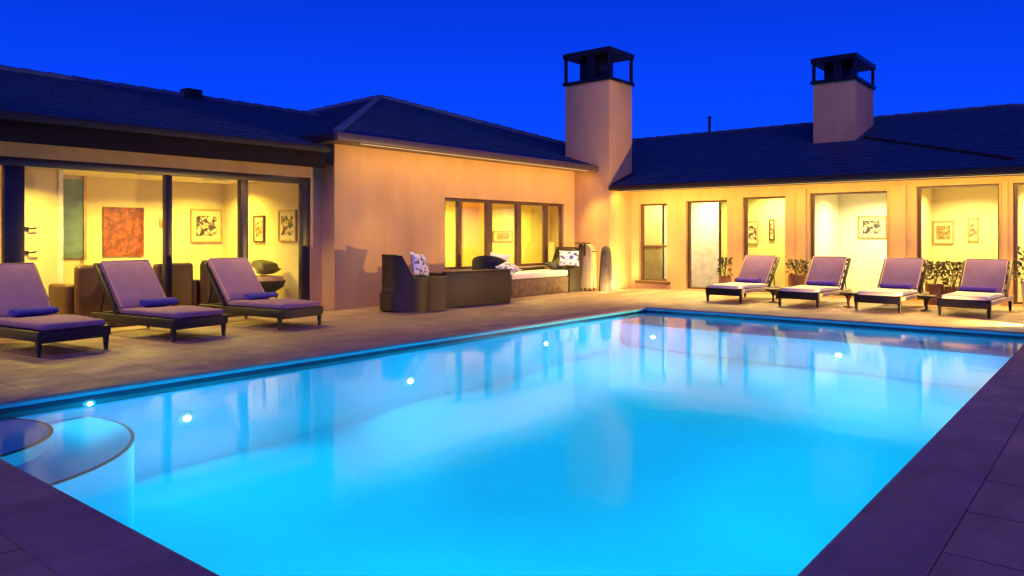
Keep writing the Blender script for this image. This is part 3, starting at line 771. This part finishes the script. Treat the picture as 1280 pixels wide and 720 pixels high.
for i, (x, y, a) in enumerate(Rpos):
    o = RP if i == 0 else copy_tree(RP)
    o.location = (x, y, 0); o.rotation_euler = (0, 0, R(a)); tag(o, lab[i], 'sun lounger', 'loungers along the far side of the pool')
    w = towel1 if i == 0 else towel1.copy()
    if i: COL.objects.link(w)
    d = Vector((math.cos(R(a)), math.sin(R(a)), 0)); q = Vector((-d.y, d.x, 0))
    w.location = Vector((x, y, .372))+d*1.20+q*(.02, -.03, .0, .03)[i]; w.rotation_euler = (0, 0, R(a+(-2, 3, -1, 2)[i]))
    tag(w, 'violet rolled towel on the '+('first', 'second', 'third', 'fourth')[i]+' lounger from the left on the far side', 'towel', 'violet rolled towels on the far side loungers')

# small round side tables between the far loungers
def side_table():
    t = bpy.data.objects.new('side_table', None); COL.objects.link(t)
    MB().lathe([(0, .25), (.15, .25), (.165, .262), (.165, .285), (.15, .295), (0, .295)], 24).done('table_top', M['wicker_b'], t, smooth=True)
    mb = MB(); mb.lathe([(0, .0), (.11, .0), (.10, .015), (.025, .03), (.022, .13), (.06, .21), (.12, .249), (0, .249)], 20); mb.done('base', M['wicker_b'], t, smooth=True)
    return t
st = side_table()
for i, (x, y) in enumerate(((15.9, 5.85), (15.75, 4.30), (15.9, 2.96))):
    o = st if i == 0 else copy_tree(st); o.location = (x, y, 0)
    tag(o, ('small low round brown table between the first and second far side loungers', 'small low round brown table between the second and third far side loungers', 'small low round brown table between the third and fourth far side loungers')[i], 'side table', 'low round tables between the far loungers')

# ---------------------------------------------------------------- plants in pots
def leaf_clump(mb, c, n, r, h, ls, seed, droop=.3):
    rnd = random.Random(seed)
    for k in range(n):
        a = rnd.uniform(0, 2*PI); rr = r*math.sqrt(rnd.random()); z = h*rnd.random()**.8
        base = Vector(c)+Vector((rr*.5*math.cos(a), rr*.5*math.sin(a), z*.5)); tip = Vector(c)+Vector((rr*math.cos(a), rr*math.sin(a), z))
        d = (tip-base).normalized(); u = d.cross(Vector((rnd.uniform(-1, 1), rnd.uniform(-1, 1), rnd.uniform(-1, 1)))).normalized()
        L = ls*rnd.uniform(.7, 1.3); w = L*.28
        p0 = tip; p1 = tip+d*L*.5+u*w; p2 = tip+d*L-Vector((0, 0, L*droop)); p3 = tip+d*L*.5-u*w
        vs = [mb.bm.verts.new(p) for p in (p0, p1, p2, p3)]; mb.bm.faces.new(vs)
def potted(loc, rp, hp, rf, hf, n, ls, label, seed, mat='pot', taper=.75):
    t = empty('potted_plant', loc, label, 'potted plant', 'plants in pots by the right wing')
    mb = MB(); mb.lathe([(0, 0), (rp*taper, 0), (rp*1.02, hp*.6), (rp, hp*.95), (rp*1.05, hp), (rp*.9, hp), (rp*.86, hp*.9), (0, hp*.88)], 24)
    mb.done('pot', M[mat], t, smooth=True)
    mb = MB(); rnd = random.Random(seed)
    for k in range(7):
        a = rnd.uniform(0, 2*PI); mb.tube([(0, 0, hp*.85), (rf*.3*math.cos(a), rf*.3*math.sin(a), hp+hf*.4), (rf*.6*math.cos(a), rf*.6*math.sin(a), hp+hf*.8)], .007, 5)
    mb.done('stem', M['stem'], t)
    mb = MB(); leaf_clump(mb, (0, 0, hp), n, rf, hf, ls, seed); mb.done('foliage', M['leaf'], t, recalc=False)
potted((17.62, 7.67, 0), .15, .42, .15, .42, 110, .10, 'slim brown pot with upright leaves by the first tall glass door', 3)
potted((17.60, 5.93, 0), .19, .50, .19, .32, 150, .10, 'round brown pot with low reddish plant between the first two far side loungers', 4)
potted((17.45, 3.10, 0), .17, .42, .20, .42, 220, .09, 'left pot of bushy plants beside the far right lounger', 5)
potted((17.45, 2.76, 0), .16, .38, .20, .46, 220, .09, 'right pot of bushy plants beside the far right lounger', 6)
potted((17.1, 1.42, 0), .17, .55, .24, .60, 240, .10, 'tall bushy pot plant at the right edge behind the last lounger', 8, 'cream')

# ---------------------------------------------------------------- terrace furniture by the block wall
def sidewalls(mb, pts, z0, z1f, th, bev=0):
    """thick curved panel following pts (x,y), top height from z1f(i)"""
    n = len(pts); pts = [Vector((p[0], p[1], 0)) for p in pts]; L = []
    for i, p in enumerate(pts):
        d = (pts[min(i+1, n-1)]-pts[max(i-1, 0)]).normalized(); q = Vector((-d.y, d.x, 0))*th/2
        z = z1f(i/(n-1))
        L.append([mb.bm.verts.new(v) for v in (p-q+Vector((0, 0, z0)), p+q+Vector((0, 0, z0)), p+q+Vector((0, 0, z-.012)), p+q*.6+Vector((0, 0, z)), p-q*.6+Vector((0, 0, z)), p-q+Vector((0, 0, z-.012)))])
    for a, b in zip(L, L[1:]):
        for k in range(6): mb.bm.faces.new((a[k], a[(k+1) % 6], b[(k+1) % 6], b[k]))
    mb.bm.faces.new(L[0]); mb.bm.faces.new(L[-1][::-1])

def pillow(w, h, t, mat, parent, loc, rot, name='pillow'):
    b = bmesh.new(); bmesh.ops.create_grid(b, x_segments=12, y_segments=12, size=.5)
    mbx = MB()
    top = bmesh.new(); bmesh.ops.create_cube(top, size=1); bmesh.ops.subdivide_edges(top, edges=top.edges[:], cuts=7, use_grid_fill=True)
    for v in top.verts:
        x, y, z = v.co; e = (1-(2*x)**4)*(1-(2*y)**4); pin = 1-.10*((2*x)**2*(1-(2*y)**2)*0+((2*x)**2)*(1-abs(2*y))+((2*y)**2)*(1-abs(2*x)))
        v.co = Vector((x*w*pin, y*h*pin, z*(t*max(e, 0)**.5+.012)))
    b.free(); mbx.merge(top)
    o = mbx.done(name, mat, parent, smooth=True); o.location = loc; o.rotation_euler = rot; return o

# tub armchair facing right along the wall (local +x = facing)
t = empty('armchair', (9.50, 10.62, 0), 'dark wicker tub armchair with a patterned grey pillow by the stucco corner', 'armchair', rz=R(-8))
mb = MB(); pts = []; n = 28
for k in range(n+1):
    a = R(60)+k/n*R(240)
    pts.append((.34+.42*math.cos(a)*1.05, .43*math.sin(a)))
pts = [(.92, .40)]+pts+[(.92, -.40)]
sidewalls(mb, pts, .0, lambda u: .64+.42*max(0, min(1, (.5-abs(u-.5)-.24)/.10))**.8, .09)
mb.done('shell', M['wicker_b'], t, smooth=True)
mb = MB(); mb.prism([(.10+.30*math.cos(R(a)), .36*math.sin(R(a))) for a in range(100, 261, 16)]+[(.88, -.34), (.88, .34)], .02, .34, bev=.01); mb.done('seat_base', M['wicker_b'], t, smooth=True)
mb = MB(); mb.prism([(.12+.28*math.cos(R(a)), .34*math.sin(R(a))) for a in range(100, 261, 16)]+[(.90, -.33), (.90, .33)], .342, .46, bev=.03); mb.done('seat_cushion', M['cover'], t, smooth=True)
p = pillow(.46, .46, .15, M['pil_pat'], None, (0, 0, 0), (0, 0, 0), 'throw_pillow')
p.location = (10.0, 10.42, .86); p.rotation_euler = (R(68), R(10), R(8)); tag(p, 'grey and white leaf patterned pillow in the tub armchair', 'pillow')

# wicker sofa seen from behind, dark front
t = empty('sofa', (11.58, 10.60, 0), 'long low dark wicker sofa with its back to the pool beside the armchair', 'sofa', rz=R(-6))
mb = MB(); mb.box(-.98, .80, -.42, -.32, .0, .68, bev=.02); mb.done('backrest', M['wicker'], t, smooth=True)
for x in (-.99, .70):
    mb = MB(); mb.box(x, x+.11, -.318, .42, 0, .60 if x > 0 else .68, bev=.02); mb.done('arm', M['wicker_b'], t, smooth=True)
MB().box(-.875, .695, -.316, .40, .03, .34, bev=.01).done('seat_base', M['wicker_b'], t, smooth=True)
for x in (-.87, -.085): MB().box(x, x+.775, -.31, .41, .342, .47, bev=.03, seg=3).done('seat_cushion', M['leather'], t, smooth=True)
MB().box(-1.0, .82, -.435, -.305, .682, .71, bev=.01).done('top_rail', M['wicker_b'], t, smooth=True)
# black tub chair behind it
t = empty('armchair', (12.55, 10.95, 0), 'black rounded tub chair showing above the right end of the dark sofa', 'armchair', rz=R(20))
mb = MB(); n = 24; pts = [(.30+.38*math.cos(R(60)+k/n*R(240)), .40*math.sin(R(60)+k/n*R(240))) for k in range(n+1)]
sidewalls(mb, pts, .06, lambda u: .52+.46*math.sin(PI*u)**.7, .10); mb.done('shell', M['black_cloth'], t, smooth=True)
mb = MB(); mb.lathe([(0, .06), (.34, .06), (.36, .10), (.36, .38), (.33, .45), (0, .46)], 28, (.30, 0, 0)); mb.done('seat', M['black_cloth'], t, smooth=True)
mb = MB()
for a in (45, 135, 225, 315): mb.tube([(.3+.27*math.cos(R(a)), .27*math.sin(R(a)), .07), (.3+.3*math.cos(R(a)), .3*math.sin(R(a)), 0)], .018, 8)
mb.done('leg', M['metal_black'], t)
p = pillow(.46, .46, .15, M['cream'], None, (12.98, 11.0, .80), (R(68), R(6), R(-70)), 'throw_pillow'); tag(p, 'plain cream pillow leaning in the black tub chair', 'pillow')
p = pillow(.46, .42, .14, M['pil_pat'], None, (12.62, 10.40, .70), (R(24), R(-12), R(10)), 'throw_pillow'); tag(p, 'patterned pillow on the right end of the dark sofa', 'pillow')

# daybed with stone-look base, cream mattress and a tall curved right end
t = empty('daybed', (14.02, 10.85, 0), 'long daybed with cream mattress and tall wicker end under the four pane window', 'daybed', rz=R(1))
MB().box(-1.35, 1.60, -.02, .70, .0, .40, bev=.03).done('base', M['stone'], t, smooth=True)
mb = MB(); mb.box(-1.33, 1.58, 0.0, .68, .402, .55, bev=.05, seg=4)
mb.done('mattress', M['cream'], t, smooth=True)
mb = MB()
prof = [(1.50, 0), (2.02, 0), (2.10, .5), (2.16, 1.16), (2.10, 1.20), (1.96, .98), (1.78, .66), (1.52, .56)]
b = bmesh.new(); lo = [b.verts.new((x, -.05, z)) for x, z in prof]; hi = [b.verts.new((x, .06, z)) for x, z in prof]
b.faces.new(lo); b.faces.new(hi[::-1])
for k in range(len(prof)): b.faces.new((lo[k], hi[k], hi[(k+1) % 8], lo[(k+1) % 8]))
bmesh.ops.recalc_face_normals(b, faces=b.faces); bmesh.ops.bevel(b, geom=b.edges[:], offset=.012, segments=2, affect='EDGES'); mb.merge(b)
mb.done('side_panel', M['wicker_b'], t, smooth=True)
mb = MB()
Mx = Matrix.Translation((1.72, .06, .52)) @ Matrix.Rotation(-R(62), 4, 'Y'); mb.box(0, .66, 0, .62, -.05, .06, bev=.02, mat=Mx); mb.done('backrest', M['wicker_b'], t, smooth=True)
MB().box(-1.3, 1.5, .70, .76, .30, .62, bev=.015).done('rear_rail', M['wicker_b'], t, smooth=True)
p = pillow(.50, .40, .14, M['pil_blue'], None, (15.69, 10.95, .84), (R(72), R(0), R(-52)), 'throw_pillow'); tag(p, 'white pillow with blue figures at the raised end of the daybed', 'pillow')
p = pillow(.44, .36, .12, M['black_cloth'], None, (15.42, 11.25, .66), (R(20), 0, R(10)), 'throw_pillow'); tag(p, 'flat black pillow at the raised end of the daybed behind the white one', 'pillow')

# barbecue with steel front, side shelf and a dark cover over its right half
t = empty('barbecue', (16.45, 10.86, 0), 'steel barbecue with side shelf standing against the chimney', 'barbecue', rz=R(4)); t.scale = (.60, .75, 1)
MB().box(-.32, .12, -.24, .24, .06, .92, bev=.015).done('cabinet', M['steel'], t, smooth=True)
mb = MB(); n = 14
b = bmesh.new(); prof = [(-.24, .922)]+[(-.24*math.cos(PI*k/n), .93+.26*math.sin(PI*k/n)) for k in range(n+1)]+[(.24, .922)]
lo = [b.verts.new((-.32, y, z)) for y, z in prof]; hi = [b.verts.new((.12, y, z)) for y, z in prof]
b.faces.new(lo); b.faces.new(hi[::-1])
for k in range(len(prof)): b.faces.new((lo[k], hi[k], hi[(k+1) % len(prof)], lo[(k+1) % len(prof)]))
mb.merge(b); mb.done('lid', M['steel'], t, smooth=True)
mb = MB(); mb.tube([(-.26, -.28, 1.0), (.06, -.28, 1.0)], .012, 8); mb.tube([(-.24, -.28, 1.0), (-.24, -.2, 1.0)], .008, 6); mb.tube([(.04, -.28, 1.0), (.04, -.2, 1.0)], .008, 6); mb.done('handle', M['metal_black'], t, smooth=True)
mb = MB(); mb.box(-.80, -.325, -.20, .20, 1.20, 1.235, bev=.008); mb.box(-.36, -.325, -.03, .03, .9, 1.2); mb.done('side_shelf', M['frame_brown'], t, smooth=True)
for x in (-.27, .07):
    for y in (-.18, .18): MB().lathe([(0, 0), (.03, 0), (.035, .02), (.03, .058), (0, .058)], 12, (x, y, 0)).done('wheel', M['metal_black'], t, smooth=True)
# covered heap (dark draped cover)
mb = MB(); rnd = random.Random(2)
rings = []
for j, (r, z) in enumerate(((.30, 0), (.30, .08), (.285, .3), (.265, .55), (.25, .8), (.225, .98), (.18, 1.10), (.10, 1.16), (.0, 1.175))):
    ring = []
    for k in range(40):
        a = 2*PI*k/40; f = 1+.06*math.sin(7*a+j*.15)*(1-z/1.3)+.03*math.sin(13*a+2)
        sx = 1.0-.25*max(0, math.cos(a))*z
        ring.append(mb.bm.verts.new((r*.95*f*math.cos(a)*sx, r*.85*f*math.sin(a), z+.012*math.sin(5*a)*(z < .01))))
    rings.append(ring)
for a, b in zip(rings, rings[1:]):
    for k in range(40): mb.bm.faces.new((a[k], a[(k+1) % 40], b[(k+1) % 40], b[k]))
bmesh.ops.remove_doubles(mb.bm, verts=mb.bm.verts, dist=1e-4)
o = mb.done('covered_heater', M['cover'], smooth=True, loc=(16.42, 10.32, .006), recalc=True)
o.scale = (.68, .68, .98); tag(o, 'patio heater under a dark draped cover at the chimney corner', 'covered heater')

# ---------------------------------------------------------------- furniture inside the left room
def club_chair(loc, rz, label, w=.78, h=.86):
    t = empty('club_chair', loc, label, 'armchair', 'brown armchairs inside the left room', rz)
    mb = MB(); mb.box(-w/2, w/2, -.40, -.22, .08, h, bev=.07, seg=4); mb.done('backrest', M['leather'], t, smooth=True)
    for s in (-1, 1): MB().box(s*w/2-.09, s*w/2+.09, -.215, .40, .08, .62, bev=.06, seg=4).done('arm', M['leather'], t, smooth=True)
    MB().box(-w/2+.095, w/2-.095, -.21, .38, .10, .44, bev=.05, seg=3).done('seat', M['leather'], t, smooth=True)
    mb = MB()
    for x in (-w/2+.05, w/2-.05):
        for y in (-.34, .34): mb.box(x-.025, x+.025, y-.025, y+.025, 0, .079)
    mb.done('feet', M['frame'], t)
    return t
Z0 = .021
club_chair((5.15, 13.1, Z0), R(5), 'brown armchair with its back to the doors left of the middle lounger', .66, .92)
club_chair((6.45, 13.1, Z0), R(-4), 'brown armchair right behind the first thin door post', .66, .92)
t = club_chair((7.15, 13.0, Z0), R(15), 'rounded brown armchair behind the lounger nearest the stucco corner', .80, .93)
t = empty('low_table', (5.75, 13.3, Z0), 'small dark table with a pale top beside the left inside armchair', 'table')
MB().lathe([(0, .64), (.20, .64), (.21, .655), (.20, .675), (0, .675)], 24).done('table_top', M['cream'], t, smooth=True)
MB().lathe([(0, 0), (.19, 0), (.18, .03), (.14, .3), (.17, .638), (0, .638)], 20).done('base', M['leather'], t, smooth=True)
t = empty('table_lamp', (5.80, 13.32, Z0+.676), 'little dark ornament standing on the pale topped table', 'ornament')
MB().lathe([(0, 0), (.05, 0), (.03, .03), (.055, .09), (.02, .14), (.03, .16), (0, .17)], 16).done('body', M['leather'], t, smooth=True)
t.name = 'ornament'
# round ottoman-like chair with stacked cushions on the right
t = empty('papasan_chair', (8.28, 12.95, Z0), 'low bowl chair with olive cushions beside the last door post', 'chair')
MB().lathe([(0, .30), (.20, .28), (.38, .40), (.42, .52), (.40, .53), (.34, .44), (0, .36)], 28).done('bowl', M['wicker_b'], t, smooth=True)
mb = MB()
for a in (45, 135, 225, 315): mb.tube([(.22*math.cos(R(a)), .22*math.sin(R(a)), .30), (.30*math.cos(R(a)), .30*math.sin(R(a)), 0)], .02, 8)
mb.done('leg', M['wicker_b'], t)
MB().lathe([(0, .45), (.32, .45), (.39, .52), (.36, .60), (.0, .63)], 28).done('cushion', M['piping'], t, smooth=True)
p = pillow(.62, .44, .24, M['leaf'], None, (8.28, 12.95, .80), (R(12), 0, R(25)), 'cushion'); tag(p, 'plump olive cushion on top of the bowl chair', 'cushion')
# wooden rack at the far left inside
t = empty('wine_rack', (3.35, 13.2, Z0), 'brown slatted rack at the left edge behind the wide door post', 'rack')
mb = MB()
for k in range(8): mb.box(-.30, .30, -.15, .15, .3+k*.2, .335+k*.2, bev=.005)
mb.done('shelf', M['leather'], t, smooth=True)
mb = MB()
for x in (-.32, .30): mb.box(x, x+.02, -.16, .16, 0, 1.85)
mb.done('side_panel', M['leather'], t)

# ---------------------------------------------------------------- world, sun, camera
w = bpy.data.worlds.new('World'); S.world = w; w.use_nodes = True
nt = w.node_tree; nt.nodes.clear()
out = nt.nodes.new('ShaderNodeOutputWorld'); bg = nt.nodes.new('ShaderNodeBackground')
sky = nt.nodes.new('ShaderNodeTexSky'); sky.sky_type = 'NISHITA'; sky.sun_disc = False
SUN_EL, SUN_AZ = 6., -140.8          # afterglow behind the photographer
sky.sun_elevation = R(SUN_EL); sky.sun_rotation = R(90-SUN_AZ)
bw = nt.nodes.new('ShaderNodeRGBToBW'); nt.links.new(sky.outputs[0], bw.inputs[0])
tc = nt.nodes.new('ShaderNodeTexCoord'); sp = nt.nodes.new('ShaderNodeSeparateXYZ')
nt.links.new(tc.outputs['Generated'], sp.inputs[0])
dusk = ramp(nt, sp.outputs['Z'], [(0., (.004, .070, .93)), (.18, (.0015, .050, .84)), (.34, (.001, .030, .62)), (1., (.0008, .016, .34))])
tint = nt.nodes.new('ShaderNodeMix'); tint.data_type = 'RGBA'; tint.blend_type = 'MULTIPLY'; tint.inputs['Factor'].default_value = .12
nt.links.new(dusk, tint.inputs['A']); nt.links.new(bw.outputs[0], tint.inputs['B'])
bg.inputs['Strength'].default_value = .92
nt.links.new(tint.outputs['Result'], bg.inputs['Color']); nt.links.new(bg.outputs[0], out.inputs['Surface'])
sl = bpy.data.lights.new('sun', 'SUN'); sl.energy = .8; sl.angle = R(40); sl.color = (.85, .45, .95)
so = bpy.data.objects.new('sun', sl); COL.objects.link(so)
el = R(32); az = R(SUN_AZ)
d = Vector((math.cos(az)*math.cos(el), math.sin(az)*math.cos(el), math.sin(el)))
so.rotation_euler = d.to_track_quat('Z', 'Y').to_euler(); so.location = (0, 0, 10)

cam = bpy.data.cameras.new('camera'); co = bpy.data.objects.new('camera', cam); COL.objects.link(co)
cam.sensor_width = 36; cam.sensor_fit = 'HORIZONTAL'; cam.lens = 36*947/1280
cam.shift_y = -(360-295)/1280; cam.clip_end = 500; cam.clip_start = .05
co.location = (0, 0, 1.4); co.rotation_euler = (R(90), 0, math.atan2(773, 947)-PI/2)
S.camera = co
S.view_settings.view_transform = 'Standard'; S.view_settings.look = 'None'; S.view_settings.gamma = 1
S.view_settings.exposure = 0
S.cycles.use_denoising = True; S.cycles.max_bounces = 8; S.cycles.transparent_max_bounces = 12
S.cycles.sample_clamp_indirect = 4; S.cycles.caustics_reflective = False; S.cycles.caustics_refractive = True
